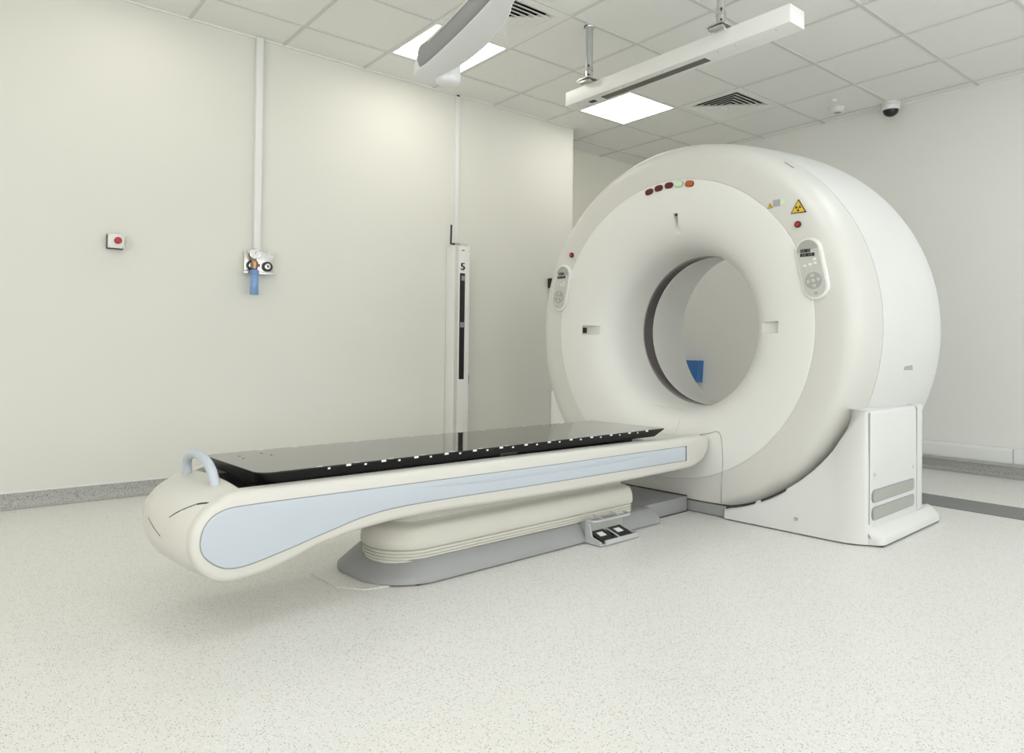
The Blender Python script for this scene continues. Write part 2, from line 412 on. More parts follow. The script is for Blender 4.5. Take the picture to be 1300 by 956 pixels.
# warning signs
def tri(r): return [(r * math.cos(PI / 2 + k * 2 * PI / 3), r * math.sin(PI / 2 + k * 2 * PI / 3)) for k in range(3)]
def sign(b, z, r, ang, full=True):
    o = fprism('warning_sign', on_front(tri(r), b, z, ang), 2.008, 2.0005, M['black'])
    o['label'] = 'yellow triangular radiation warning sign' if full else 'small yellow warning sticker'
    fprism('yellow_field', on_front(tri(r * .84), b, z, ang), 2.003, 1.9998, M['yellow'], o)
    if full:
        for k in range(3):
            a0 = PI / 6 + k * 2 * PI / 3
            pl = [(r * .33 * math.cos(a0 + q * PI / 12 - PI / 6), r * .33 * math.sin(a0 + q * PI / 12 - PI / 6)) for q in range(5)] + [(r * .13 * math.cos(a0 + PI / 6), r * .13 * math.sin(a0 + PI / 6)), (r * .13 * math.cos(a0 - PI / 6), r * .13 * math.sin(a0 - PI / 6))]
            fprism('trefoil_blade', on_front(pl, b, z, ang), 2.002, 1.9992, M['black'], o)
        fprism('trefoil_dot', on_front([(r * .055 * math.cos(q * PI / 6), r * .055 * math.sin(q * PI / 6)) for q in range(12)], b, z, ang), 2.002, 1.9992, M['black'], o)
    else:
        fprism('warning_mark', on_front([(-r * .08, -r * .25), (r * .08, -r * .25), (r * .1, r * .4), (-r * .1, r * .4)], b, z, ang), 2.002, 1.9992, M['black'], o)
sign(2.614, 1.624, .046, 0); sign(2.463, 1.655, .018, 0, False)
o = fprism('rating_label', on_front([(-.018, -.017), (.018, -.017), (.018, .017), (-.018, .017)], 2.498, 1.668, .0), 2.008, 2.0005, M['panelgrey']); o['label'] = 'small grey sticker'
o = fprism('rating_label', on_front([(-.013, -.016), (.013, -.016), (.013, .016), (-.013, .016)], 2.532, 1.670, .0), 2.008, 2.0005, mat('pale_green_sticker', (.66, .76, .60), .5, noise=.02)); o['label'] = 'small pale green sticker'

# keypads
def keypad(b, z, ang, label):
    t = fprism('control_panel', on_front([(v, u) for u, v in lozenge(.312, .134, 14)], b, z, ang), 2.03, 1.986, M['white'], bev=.007)
    t['label'] = label
    P = lambda poly: on_front(poly, b, z, ang)
    fprism('keypad_plate', P([(v, u) for u, v in lozenge(.286, .108, 14)]), 1.988, 1.9805, M['panellight'], t)
    # upper display field
    up = [(v, u) for u, v in lozenge(.288, .106, 14) if u > .055]
    fprism('display_field', P(up), 1.981, 1.9797, M['panelgrey'], t)
    a2 = ang * .0
    Q = lambda poly, du, dv: on_front(poly, b + du * math.cos(ang) - dv * math.sin(ang), z + du * math.sin(ang) + dv * math.cos(ang), 0.0)
    rect = lambda w, h: [(-w / 2, -h / 2), (w / 2, -h / 2), (w / 2, h / 2), (-w / 2, h / 2)]
    for w, du, dv in ((.050, -.010, .093), (.072, -.004, .071)):
        fprism('display', Q(rect(w, .017), du, dv), 1.980, 1.979, M['black'], t)
        n = int(w / .012)
        L = []
        for k in range(n):
            if k == n // 2: continue
            cx = (k - (n - 1) / 2) * .0115
            bb = b + (du + cx) * math.cos(ang) - dv * math.sin(ang); zz = z + du * math.sin(ang) + dv * math.cos(ang)
            for (x0, x1, y0, y1) in ((-.003, .003, .0045, .0055), (-.003, .003, -.0005, .0005), (-.003, .003, -.0055, -.0045), (-.0035, -.0028, -.0055, .0055)):
                p0 = g(1.9792, bb + x1, zz + y0); p1 = g(1.9786, bb + x0, zz + y1)
                L.append((tuple(min(p0[i], p1[i]) for i in range(3)), tuple(max(p0[i], p1[i]) for i in range(3))))
        boxes('digits', L, M['panelgrey'], t)
    for du, dv in ((.027, .040), (-.026, .020), (.0, .020), (.026, .020), (.0, -.125)):
        k = fprism('key', Q(rect(.014, .012), du, dv), 1.982, 1.9775, M['panelgrey'] if dv < -.1 else M['dish'], t, bev=.001)
    fprism('jog_pad', P([(.042 * math.cos(q * PI / 16), -.062 + .042 * math.sin(q * PI / 16)) for q in range(32)]), 1.982, 1.9785, M['panelgrey'], t)
    for du, dv in ((0, -.062), (-.026, -.062), (.026, -.062), (0, -.036), (0, -.088)):
        fprism('jog_key', Q(rect(.016, .015), du, dv), 1.982, 1.976, M['panellight'], t, bev=.001)
keypad(2.690, 1.315, math.radians(12), 'white oval keypad beside the warning sign')
keypad(.990, 1.315, math.radians(-12), 'white oval keypad on the side near the wall')

# seams and screws on the front
def dish_a(r): return prof_a(r) if .46 < r < .855 else 2.002
def seam(name, pts, rr=.0022, m='panelgrey', lift=.0):
    P = []
    for b, z in pts: P.append(g(dish_a(math.hypot(b - B0, z - Z0)) + lift, b, z))
    return tube(name, P, rr, M[m], G, 6)
seam('panel_seam', [(1.74, .582), (1.80, .575), (1.845, .55), (1.875, .50), (1.885, .455), (1.872, .40)], .0016, 'rim')
seam('panel_seam', [(2.05, .435), (2.104, .447), (2.160, .463), (2.184, .448), (2.196, .416), (2.203, .353), (2.205, .30), (2.200, .244), (2.195, .116), (2.197, .072)], .0026, 'panelgrey')
for b, z in ((1.998, .12), (1.664, .125)):
    o = lathe('screw_cap', [(0, .011), (.003, .011), (.003, .006), (-.004, .006), (-.004, 0)], g(2.004, b, z), (-1, 0, 0), M['rim'], G, 20)
    lathe('screw', [(0, .005), (.003, .005), (.003, 0)], g(2.006, b, z), (-1, 0, 0), M['dark'], o, 12)
# hand holds on the barrel
o = box('side_grip', (-.045, -.008, -.013), (.045, .008, .013), M['panelgrey'], G, .004)
th = math.radians(-10.2); o.location = gr(2.513, 1.127, th); o.rotation_euler = (th * -1 * 0, 0, -.12)
o = box('top_slot', (-.012, -.03, -.004), (.012, .03, .004), M['panelgrey'], G, .003)
th = math.radians(52.2); o.location = gr(2.13, 1.0815, th); o.rotation_euler = (PI / 2 - th, 0, 0)

# feet (plinths) either side
def plinth(sgn, name):
    m_ = lambda b: b if sgn > 0 else 2 * B0 - b + .125
    def arc_h(b): 
        R = 1.04 + .105 * min(1, max(0, (b - 2.26) / .66)) ** .9
        d = b - B0
        return min(.628, Z0 - math.sqrt(max(R * R - d * d, 0)) if R > d else .628)
    foot = [(2.03, 2.225), (1.982, 2.226)] + [(1.982, 2.226 + k * .0302) for k in range(1, 19)]
    foot += [(1.982, 2.80)] + [(2.062 - .08 * math.cos(t), 2.80 + .155 * math.sin(t)) for t in [PI / 2 * k / 14 for k in range(1, 15)]] + [(2.2, 2.957), (2.4, 2.958), (2.625, 2.96)]
    if sgn < 0: foot = [q for q in foot if q[1] >= 2.39]
    vs = []; n = len(foot)
    lv = []
    for (a, b) in foot:
        h = max(.06, arc_h(b)); 
        if b > 2.801:
            t = math.asin(min(1, (b - 2.80) / .155)); s_ = min(1, t / 1.15); h = arc_h(2.80) + (.628 - arc_h(2.80)) * (1 - (1 - s_) ** 1.5)
        # inward direction
        if b <= 2.80: ia, ib = 1, 0
        elif b >= 2.9549: ia, ib = 0, -1
        else:
            t = math.atan2((b - 2.80) / .155, (2.062 - a) / .08); ia, ib = math.cos(t), -math.sin(t)
        lean = (.11 * min(1, h / .6) ** 1.4) * (1 if b <= 2.80 else max(0, 1 - (b - 2.80) / .14))
        la = lambda q: lean * q; lb = lambda q: -.43 * lean * q
        hz = h - .12 * lean
        lv.append([(a, b, .006), (a + la(.3), b + lb(.3), hz * .55), (a + ia * .004 + la(1), b + ib * .004 + lb(1), hz - .014), (a + ia * .010 + la(1), b + ib * .010 + lb(1), hz - .004), (a + ia * .020 + la(1), b + ib * .020 + lb(1), hz), (a + ia * .16 + la(1), b + ib * .12 + lb(1), hz + .004)])
    K = len(lv[0])
    vs = [g(a, m_(b), z) for row in lv for a, b, z in row]; fs = []
    for i in range(n - 1):
        for k in range(K - 1): fs.append((i * K + k, (i + 1) * K + k, (i + 1) * K + k + 1, i * K + k + 1))
    p = link(name, mesh(name, vs, fs), M['shell'], G, True, .8)
    bb = sorted((m_(2.60), m_(2.965)))
    box('rear_post', g(2.70, bb[1] - .0, .085), g(2.632, bb[0] if sgn > 0 else bb[0], .632), M['shell'], G, .006) if False else None
    y0, y1 = -(m_(2.85) - B0), -(m_(2.962) - B0)
    box('rear_post', (2.634 - 2.5, min(y0, y1), .085), (2.706 - 2.5, max(y0, y1), .636), M['shell'], G, .006)
    y0, y1 = -(m_(2.6) - B0), -(m_(2.945) - B0)
    box('foot_core', (2.3 - 2.5, min(y0, y1), .01), (2.69 - 2.5, max(y0, y1), .55), M['shell'], G, .01)
    # sill along the side
    prof = [(2.94, .007), (3.000, .007), (3.008, .010), (3.010, .038), (3.003, .050), (2.968, .080), (2.958, .084), (2.94, .085)]
    rings = []
    for a, off in ((2.034, -.050), (2.038, -.030), (2.050, -.010), (2.075, 0), (2.66, 0), (2.80, 0), (2.84, -.004), (2.85, -.02)):
        rings.append([g(a, m_(max(2.90, b + (off if b > 2.95 else 0))), z * (1 if off > -.04 else .8)) for b, z in prof])
    loft('side_sill', rings, M['shell'], G, autos=.9)
    bb = [m_(2.9585), m_(2.9625)]
    for z0, z1 in ((.203, .255), (.121, .174)):
        pl = [(v[0], v[1]) for v in []]
        cz = (z0 + z1) / 2
        loz = [(2.32 + u * 1.0, cz + v) for u, v in rrect(.53, z1 - z0, .018)]
        prism('side_vent', loz, lambda u, v, d: g(u, m_(d), v), 2.953, 2.9615, M['vent'], G)
        loz2 = [(2.32 + u, cz + v) for u, v in rrect(.54, z1 - z0 + .008, .021)]
        prism('vent_rim', loz2, lambda u, v, d: g(u, m_(d), v), 2.953, 2.9605, M['armgrey'], G)
    box('sill_gap', (2.06 - 2.5, min(-(m_(3.0) - B0), -(m_(2.94) - B0)), .001), (2.84 - 2.5, max(-(m_(3.0) - B0), -(m_(2.94) - B0)), .008), M['dark'], G)
    for a, z in ((2.073, .33), (2.571, .319)):
        lathe('screw_cap', [(0, .009), (.006, .009), (.006, .005), (.001, .004), (.001, 0)], g(a, m_(2.956), z), (0, -sgn, 0), M['rim'], G, 16)
    # line where the side panel meets the front corner
    for a, sb in ((2.036, 2.9465), (2.628, 2.9565)): box('panel_seam', g(a, m_(sb), .10) - Vector((.0012, .004, 0)), g(a, m_(sb), .622) + Vector((.0012, .004, 0)), M['panelgrey'], G)
    # dark slots along the arc
    for b0, b1 in ((2.235, 2.40), (2.435, 2.565)) if sgn > 0 else ():
        pts = []
        for k in range(9):
            b = b0 + (b1 - b0) * k / 8; h = max(.06, arc_h(b)); q = .11 * (h / .6) ** 1.4; pts.append((b - .43 * q, h - .12 * q, q))
        rings = [[g(1.981 + q, m_(b), h - .011), g(1.981 + q, m_(b), h + .001), g(2.01 + q, m_(b), h + .001), g(2.01 + q, m_(b), h - .011)] for b, h, q in pts]
        loft('air_slot', rings, M['dark'], G, autos=.9)
    lathe('screw_cap', [(0, .010), (.003, .010), (.003, .006), (-.004, .006), (-.004, 0)], g(1.983, m_(2.621), .075), (-1, 0, 0), M['chrome'], G, 20)
    return p
def rrect(w, h, r, n=5):
    out = []
    for cx, cy, s in ((w / 2 - r, h / 2 - r, 0), (-w / 2 + r, h / 2 - r, PI / 2), (-w / 2 + r, -h / 2 + r, PI), (w / 2 - r, -h / 2 + r, 1.5 * PI)):
        for k in range(n + 1): a = s + PI / 2 * k / n; out.append((cx + r * math.cos(a), cy + r * math.sin(a)))
    return out
plinth(1, 'foot_cover'); plinth(-1, 'foot_cover')
# steel base plate seen between the feet
box('base_plate', g(3.0, 2.23, .004), g(2.02, 1.40, .066) , M['grey'], G) if False else None
box('base_plate', (2.01 - 2.5, -(2.224 - B0), .004), (2.95 - 2.5, (B0 - 1.46) , .062), M['grey'], G, .003)
box('plate_shadow_gap', (2.03 - 2.5, -(2.224 - B0), .060), (2.9 - 2.5, (B0 - 1.46), .075), M['dark'], G)  # dark filler stands in for the shadow between cover and base plate

# ------------------------------------------------------------------ patient couch
T0 = thing('patient_couch', 'cream and pale blue scanner couch with long black table top on grey base', 'patient table', S(.85, B0, 0), PSI)
def c_(a, b, z): return Vector((a - .85, -(b - B0), z))
def rr_ring(a0, a1, b0, b1, z, rl, rrr=.02, n=10, rf=None):
    rf = rf or rl
    out = []
    for (ca, cb, s, r) in ((a1 - rrr, b1 - rrr, 0, rrr), (a0 + rl, b1 - rl, PI / 2, rl), (a0 + rf, b0 + rf, PI, rf), (a1 - rrr, b0 + rrr, 1.5 * PI, rrr)):
        for k in range(n + 1):
            t = s + PI / 2 * k / n; out.append(c_(ca + r * math.cos(t), cb + r * math.sin(t), z))
    return out
# floor housing
base = loft('base_housing', [rr_ring(-.026, 1.65, 1.565, 2.062, .006, .225, rf=.17), rr_ring(-.026, 1.65, 1.565, 2.062, .022, .225, rf=.17), rr_ring(-.016, 1.645, 1.572, 2.055, .032, .222, rf=.168),
    rr_ring(.045, 1.625, 1.615, 2.020, .074, .19, rf=.14), rr_ring(.062, 1.62, 1.625, 2.010, .079, .18, rf=.13), rr_ring(.10, 1.6, 1.66, 1.97, .0795, .15, rf=.12)], M['grey'], T0, autos=1.0)
for v in base.data.vertices:
    if v.co.z > .06: v.co.z += .014 * min(1, max(0, 1 - (v.co.x + .85 - .05) / .5))
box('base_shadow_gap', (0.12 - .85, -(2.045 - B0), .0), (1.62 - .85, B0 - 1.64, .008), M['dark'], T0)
box('cable_channel', (1.60 - .85, -(1.985 - B0), .003), (1.992 - .85, (B0 - 1.48), .084), M['grey'], T0, .004)
box('channel_edge', (1.66 - .85, -(1.99 - B0), .0), (1.99 - .85, (B0 - 1.475), .004), M['dark'], T0)
box('channel_gap', (1.986 - .85, -(1.982 - B0), .002), (1.997 - .85, (B0 - 1.47), .089), M['dark'], T0)
# bellows
def bell(off, z): return rr_ring(.03 + off, 1.475 - off * .35, 1.672 + off, 2.008 - off, z, max(.02, .165 - off), max(.012, .03 - off * .3))
rings = []
for off, z in ((.0, .06), (0, .080), (.005, .0825), (.005, .0845), (-.002, .087), (-.002, .0925), (.005, .0945), (.005, .0965), (-.002, .099), (-.002, .1045), (.005, .1065), (.005, .1085), (-.002, .111), (-.002, .116), (.003, .119), (.010, .121), (.010, .124)): rings.append(bell(off, z))
loft('bellows_ribs', rings, M['cream'], T0, autos=.5)
rings = []
for off, z in ((.010, .121), (-.004, .1235), (-.009, .131), (-.010, .150), (-.006, .175), (.002, .195), (.010, .205), (.030, .211), (.052, .214), (.060, .219), (.056, .232), (.044, .252), (.038, .275), (.040, .30), (.044, .33)): rings.append(bell(off, z))
loft('bellows_cloth', rings, M['cream'], T0, autos=.8)
# couch frame
outer = [(-.648, .446), (-.609, .4605), (-.5, .4625), (-.2, .461), (0, .460), (.45, .4585), (.876, .456), (1.3, .453), (1.655, .450), (1.85, .449), (1.935, .446), (1.978, .434), (1.990, .41), (1.988, .380), (1.965, .345), (1.93, .315), (1.87, .292), (1.80, .283), (1.527, .278), (1.128, .275), (.682, .279), (.40, .286), (.239, .290), (.10, .2915), (-.029, .288), (-.12, .282), (-.19, .275), (-.27, .262), (-.336, .249), (-.40, .229), (-.476, .207), (-.54, .195), (-.614, .191), (-.662, .203), (-.705, .238), (-.727, .278), (-.735, .32), (-.727, .368), (-.694, .415)]
po = [(v[0], v[1]) for v in cr([(a, z, 0) for a, z in outer], 4)]
def inset(poly, d):
    n = len(poly); out = []
    for i in range(n):
        p0 = Vector(poly[i - 1]); p1 = Vector(poly[i]); p2 = Vector(poly[(i + 1) % n])
        t = (p2 - p0).normalized(); nn = Vector((t.y, -t.x))
        out.append((p1.x + nn.x * d, p1.y + nn.y * d))
    return out
# orientation test
area = sum(po[i - 1][0] * po[i][1] - po[i][0] * po[i - 1][1] for i in range(len(po)))
sg = -1 if area > 0 else 1
def ins(d): return inset(po, d * sg)
def arm(bout, binn, name):
    s = 1 if bout > binn else -1
    fx = (lambda a: a) if s > 0 else (lambda a: a + .11 * min(1, max(0, (-a - .42) / .28)))
    secs = [(bout, .021), (bout - s * .002, .014), (bout - s * .007, .006), (bout - s * .015, .0015), (bout - s * .026, 0), (binn, 0)]
    return loft(name, [[c_(fx(a), b, z - .003) for a, z in ins(d)] for b, d in secs], M['couch'], T0, autos=.9)
arm(2.130, 2.072, 'side_rail'); arm(1.550, 1.608, 'side_rail')
mid = [(a, min(z, .425) if a > -.62 else z - .006) for a, z in ins(.012)]
loft('couch_body', [[c_(a, b, z) for a, z in mid] for b in (2.08, 1.60)], M['couch'], T0, autos=.5)
# rounded foot end: bulges out between the rails
cx, cz = -.60, .322
ncap = 40
capf = []
ang0, ang1 = math.radians(80), math.radians(285)
def rad_at(t):
    best = 0
    d = (math.cos(t), math.sin(t))
    P = po; n = len(P)
    for i in range(n):
        x1, y1 = P[i][0] - cx, P[i][1] - cz; x2, y2 = P[(i + 1) % n][0] - cx, P[(i + 1) % n][1] - cz
        den = d[0] * (y2 - y1) - d[1] * (x2 - x1)
        if abs(den) < 1e-12: continue
        r = (x1 * (y2 - y1) - y1 * (x2 - x1)) / den; u = (x1 * d[1] - y1 * d[0]) / den
        if r > 0 and -1e-9 <= u <= 1 + 1e-9: best = max(best, r) if best == 0 else min(best, r)
    return best
def cap_pt(t, b):
    u = min(1, abs((b - 1.84) / .252)); gq = (1 - u ** 2.2) ** .8
    dg = math.degrees(t)
    k = .044 if dg < 185 else .044 - .026 * min(1, (dg - 185) / 40)
    k *= .3 + .7 * min(1, max(0, (dg - 100) / 45))
    far = max(0, (1.84 - b) / .252) ** 1.3 * .034 * max(0, math.sin(min(PI, max(0, (t - math.radians(70)) / math.radians(210) * PI))))
    r = min(rad_at(t), .165) - .005 + k * gq - far
    return c_(cx + r * math.cos(t), b, cz + r * math.sin(t) - .003)
rings = []
bs = [1.84 + .252 * math.sin(PI / 2 * (k / 14)) for k in range(-14, 15)]
bs = [1.84 - .252 - .0] + bs + [1.84 + .252]
for q in range(ncap + 1):
    t = ang0 + (ang1 - ang0) * q / ncap
    rings.append([cap_pt(t, b) for b in bs])
cap = loft('foot_end_cap', rings, M['couch'], T0, caps=False, closed=False, autos=1.2)
def cap_line(name, pts, r=.0022):
    P = []
    for deg, b in pts: P.append(cap_pt(math.radians(deg), b))
    return tube(name, P, r, M['dark'], cap, 6)
cap_line('panel_gap', [(121, 2.090), (126, 2.073), (132, 2.055)], .0028)
cap_line('panel_gap', [(131, 2.055), (141, 2.035), (150, 2.010), (158, 1.985)], .0016)
cap_line('panel_gap', [(168, 1.84), (174, 1.90), (180, 1.955)], .0012)
for b in (2.088,): cap_line('panel_gap', [(100 + 8 * k, b) for k in range(18)], .0007)
# grab handle
h = tube('grab_handle', [c_(-.605, 1.690, .430), c_(-.607, 1.690, .465), c_(-.612, 1.702, .500), c_(-.618, 1.745, .527), c_(-.620, 1.80, .538), c_(-.620, 1.85, .538), c_(-.620, 1.905, .529), c_(-.618, 1.952, .503), c_(-.616, 1.978, .465), c_(-.615, 1.985, .420)], .0155, M['blue'], T0, 16)
# pale blue side panel
panel = [(-.625, .4125), (-.57, .4145), (-.5, .4145), (-.3, .4125), (-.052, .410), (.4, .4055), (.845, .402), (1.3, .401), (1.72, .399), (1.755, .397), (1.765, .39), (1.766, .36), (1.764, .335), (1.755, .328), (1.72, .3265), (1.3, .328), (.846, .330), (.45, .333), (.15, .336), (.035, .3355), (-.03, .334), (-.098, .330), (-.16, .322), (-.208, .3135), (-.28, .297), (-.352, .281), (-.42, .264), (-.49, .249), (-.553, .2365), (-.600, .2325), (-.64, .239), (-.675, .26), (-.700, .288), (-.708, .318), (-.704, .350), (-.690, .379), (-.664, .401)]
pp = [(v[0], v[1]) for v in cr([(a, z, 0) for a, z in panel], 3)]
po_save = po
def ins2(poly, d):
    ar = sum(poly[i - 1][0] * poly[i][1] - poly[i][0] * poly[i - 1][1] for i in range(len(poly)))
    return inset(poly, d * (-1 if ar > 0 else 1))
for s, sb in ((1, 2.130), (-1, 1.550)):
    o = loft('side_panel', [[c_(a if s > 0 else a + .11 * min(1, max(0, (-a - .42) / .28)), sb + s * e, z) for a, z in ins2(pp, d)] for e, d in ((-.004, .0), (.0022, .0), (.0038, .0015), (.0042, .004))], M['blue'], T0, autos=.9)
    o['label'] = 'pale blue inlay panel'
    loft('panel_border', [[c_(a if s > 0 else a + .11 * min(1, max(0, (-a - .42) / .28)), sb + s * e, z) for a, z in ins2(pp, -.0032)] for e in (-.004, .0008)], M['armgrey'], o, smooth=False)
    # long pressed crease in the upper part of the panel
    rows = []
    for a, h in ((.06, .0), (.12, .25), (.22, .6), (.40, 1), (.8, 1), (1.1, 1), (1.25, .7), (1.36, .35), (1.46, 0)):
        zt_ = .3925 - .004 * a; rows.append([c_(a, sb + s * e, z) for z, e in ((zt_ - .020 * h - .0005, .0030), (zt_ - .018 * h, .0043), (zt_ - .006 * h, .0042 + .0052 * h), (zt_ - .002 * h, .0042 + .0045 * h), (zt_ + .0005, .0030))])
    loft('pressed_crease', rows, M['blue'], o, autos=.9)
# table top
def top_ring(a0, a1, b0, b1, z, rf=.05):
    out = []
    for (ca, cb, s, r) in ((a1 - .012, b1 - .012, 0, .012), (a0 + rf, b1 - rf, PI / 2, rf), (a0 + rf, b0 + rf, PI, rf), (a1 - .012, b0 + .012, 1.5 * PI, .012)):
        for k in range(9):
            t = s + PI / 2 * k / 8; out.append(c_(ca + r * math.cos(t), cb + r * math.sin(t), z))
    return out
top = loft('table_top', [top_ring(-.500, 1.56, 1.616, 2.064, .459, .06), top_ring(-.506, 1.575, 1.610, 2.070, .461, .06), top_ring(-.517, 1.612, 1.595, 2.085, .4855, .05), top_ring(-.520, 1.630, 1.590, 2.090, .496, .045), top_ring(-.520, 1.630, 1.5905, 2.0895, .4995, .045), top_ring(-.519, 1.629, 1.5915, 2.0885, .4998, .042)], M['hull'], T0, autos=.35)
sh_ = loft('top_sheet', [top_ring(-.5195, 1.6295, 1.591, 2.089, .4985, .0445), top_ring(-.5195, 1.6295, 1.591, 2.089, .5004, .0445)], M['carbon'], T0, smooth=False)
sh_['label'] = 'mirror glossy dark top surface'
top['label'] = 'black tapered sides of the table top'
box('trough_shade', (-.55 - .85, -(2.070 - B0), .4255), (1.60 - .85, B0 - 1.612, .430), M['black'], T0)  # black sheet darkens the trough, standing in for shade under the table
box('table_bearer', (-.46 - .85, -(1.98 - B0), .42), (1.5 - .85, B0 - 1.70, .4585), M['black'], T0, .004)
box('clamp_block', (.50 - .85, -(2.075 - B0), .458), (.60 - .85, -(2.04 - B0), .474), M['black'], T0, .003)
mk = box('index_mark', (-.009, -.0012, -.0035), (.009, .0012, .0035), M['white'], T0)
mk.location = c_(-.206, 2.0905, .4965)
mk2 = box('index_dot', (-.0045, -.0012, -.0035), (.0045, .0012, .0035), M['white'], T0); mk2.location = c_(-.279, 2.0885, .4925)
mk3 = box('index_line', (-.011, -.003, -.0004), (.011, .003, .0004), M['white'], T0); mk3.location = c_(-.31, 2.083, .5008)
for k in range(13):
    if k: copy_part(mk, T0, c_(-.206 + .14 * k, 2.0905, .4965)); 
    if k: copy_part(mk2, T0, c_(-.279 + .14 * k, 2.0885, .4925))
    if k: copy_part(mk3, T0, c_(-.31 + .14 * k, 2.083, .5008))
    copy_part(mk3, T0, c_(-.31 + .14 * k, 1.597, .5008))
for a, b in ((-.43, 1.70), (-.44, 1.76), (-.34, 1.68), (-.33, 1.745)):
    lathe('locating_hole', [(0, .005), (.0006, .005), (.0006, 0)], c_(a, b, .5003), (0, 0, 1), M['dark'], T0, 12)
# foot pedals
ft = box('pedal_tray', (1.055 - .85, -(2.155 - B0), .004), (1.325 - .85, -(2.055 - B0), .010), M['grey2'], T0, .002)
box('tray_lip', (1.085 - .85, -(2.160 - B0), .004), (1.325 - .85, -(2.148 - B0), .026), M['grey2'], ft, .003)
box('recess', (1.06 - .85, -(2.066 - B0), .004), (1.32 - .85, -(2.02 - B0), .090), M['panelgrey'], ft, .003)
prism('side_cheek', [(-(2.06 - B0), .004), (-(2.150 - B0), .004), (-(2.155 - B0), .022), (-(2.10 - B0), .034), (-(2.075 - B0), .112), (-(2.06 - B0), .112)], lambda u, v, d: Vector((d - .85, u, v)), 1.050, 1.060, M['grey2'], ft)
prism('side_cheek', [(-(2.06 - B0), .004), (-(2.150 - B0), .004), (-(2.155 - B0), .022), (-(2.10 - B0), .030), (-(2.06 - B0), .034)], lambda u, v, d: Vector((d - .85, u, v)), 1.322, 1.330, M['grey2'], ft)
for a in (1.120, 1.245):
    p_ = prism('foot_pedal', [(-(2.062 - B0), .052), (-(2.148 - B0), .024), (-(2.150 - B0), .016), (-(2.062 - B0), .040)], lambda u, v, d: Vector((d - .85, u, v)), a - .048, a + .050, M['black'], T0)
    prism('pedal_pad', [(-(2.085 - B0), .0462), (-(2.115 - B0), .0362), (-(2.115 - B0), .0352), (-(2.085 - B0), .0452)], lambda u, v, d: Vector((d - .85, u, v)), a - .022, a + .020, M['white'], p_)
tube('pedal_guard', [c_(1.055, 2.062, .108), c_(1.060, 2.10, .106), c_(1.09, 2.112, .106), c_(1.20, 2.112, .106), c_(1.30, 2.11, .106), c_(1.335, 2.09, .105), c_(1.345, 2.05, .104)], .0055, M['grey2'], ft, 8)
for a in (1.13, 1.25): tube('guard_stay', [c_(a, 2.112, .106), c_(a, 2.04, .118)], .004, M['grey2'], ft, 8, False)
tube('guard_stay', [c_(1.19, 2.07, .05), c_(1.185, 2.152, .028)], .004, M['grey2'], ft, 8, False)

# vinyl patch on the floor at the foot of the couch base
P = [(-.125, 1.66), (-.075, 1.60), (.02, 1.60), (.10, 1.70), (.10, 1.93), (.03, 1.985), (-.06, 1.96), (-.128, 1.865)]
f = S(-.02, 1.8, 0)
o = prism('floor_patch', [(a + .02, -(b - 1.8)) for a, b in P], lambda u, v, d: Vector((u, v, d)), 0.0005, .005, M['floor'])
o.location = f; o.rotation_euler = (0, 0, PSI)
tag(o, 'speckled eight sided floor patch peeking out under the end of the grey couch base', 'floor patch')

# ------------------------------------------------------------------ ceiling laser bar
t = thing('laser_bar', 'long white box shaped positioning laser bar hanging from two steel posts', 'laser', (2.052, -1.742, H))
zb, zt = 2.5 - H, 2.589 - H
box('housing', (-.068, -.788, zb), (.068, .783, zt), M['white'], t, .003)
box('end_plate', (-.068, -.792, zb), (.068, -.787, zt), M['white'], t, .001)
box('laser_window', (-.020, -.27, zb - .0015), (.036, .512, zb + .002), mat('laser_window_dark', (.10, .10, .08), .2, noise=.2, nscale=10), t)
box('sensor_window', (-.018, .575, zb - .0015), (.018, .625, zb + .002), M['dark'], t)
for x, y in ((-.035, -.70), (-.03, -.36), (-.035, -.47), (-.045, .30), (-.045, .0), (-.045, .69), (-.01, .72), (.04, .70)):
    lathe('screw', [(0, .004), (.0012, .004), (.0012, 0)], (x, y, zb), (0, 0, -1), M['panelgrey'], t, 10)
for y in (-1.174 + 1.742, -2.145 + 1.742):
    x = -.068
    lathe('post', [(0, .0225), (-.318 + .0, .0225)], (x, y, 0), (0, 0, 1), M['chrome'], t, 20)
    lathe('ceiling_collar', [(-.001, .036), (-.004, .036), (-.004, .0225)], (x, y, 0), (0, 0, 1), M['dark'], t, 20)
    lathe('ceiling_collar', [(-.003, .030), (-.010, .028), (-.012, .0225)], (x, y, 0), (0, 0, 1), M['chrome'], t, 20)
    lathe('clamp', [(-.262, .022), (-.263, .026), (-.285, .027), (-.286, .024), (-.330, .024), (-.336, 0)], (x, y, 0), (0, 0, 1), M['steel'], t, 20)
    for z in (-.262, -.318): lathe('clamp_bolt', [(0, .006), (.010, .006), (.010, 0)], (x - .022, y - .017, z), (-.75, -.65, 0), M['dark'], t, 8)
    box('bracket_plate', (x - .05, y - .045, -.345), (x + .08, y + .045, -.337), M['chrome'], t, .001)
    box('bracket_channel', (x - .048, y - .03, -.366), (x + .02, y + .03, -.352), M['steel'], t, .002)
    box('bracket_fold', (x - .046, y - .040, -.3665), (x - .018, y + .045, -.3535), M['vent'], t, .001)
    tube('bracket_rod', [(x - .06, y + .045, -.352), (x + .03, y + .045, -.352)], .004, M['steel'], t, 8, False)
    tube('bracket_rod', [(x - .06, y + .028, -.362), (x + .03, y + .028, -.362)], .004, M['steel'], t, 8, False)

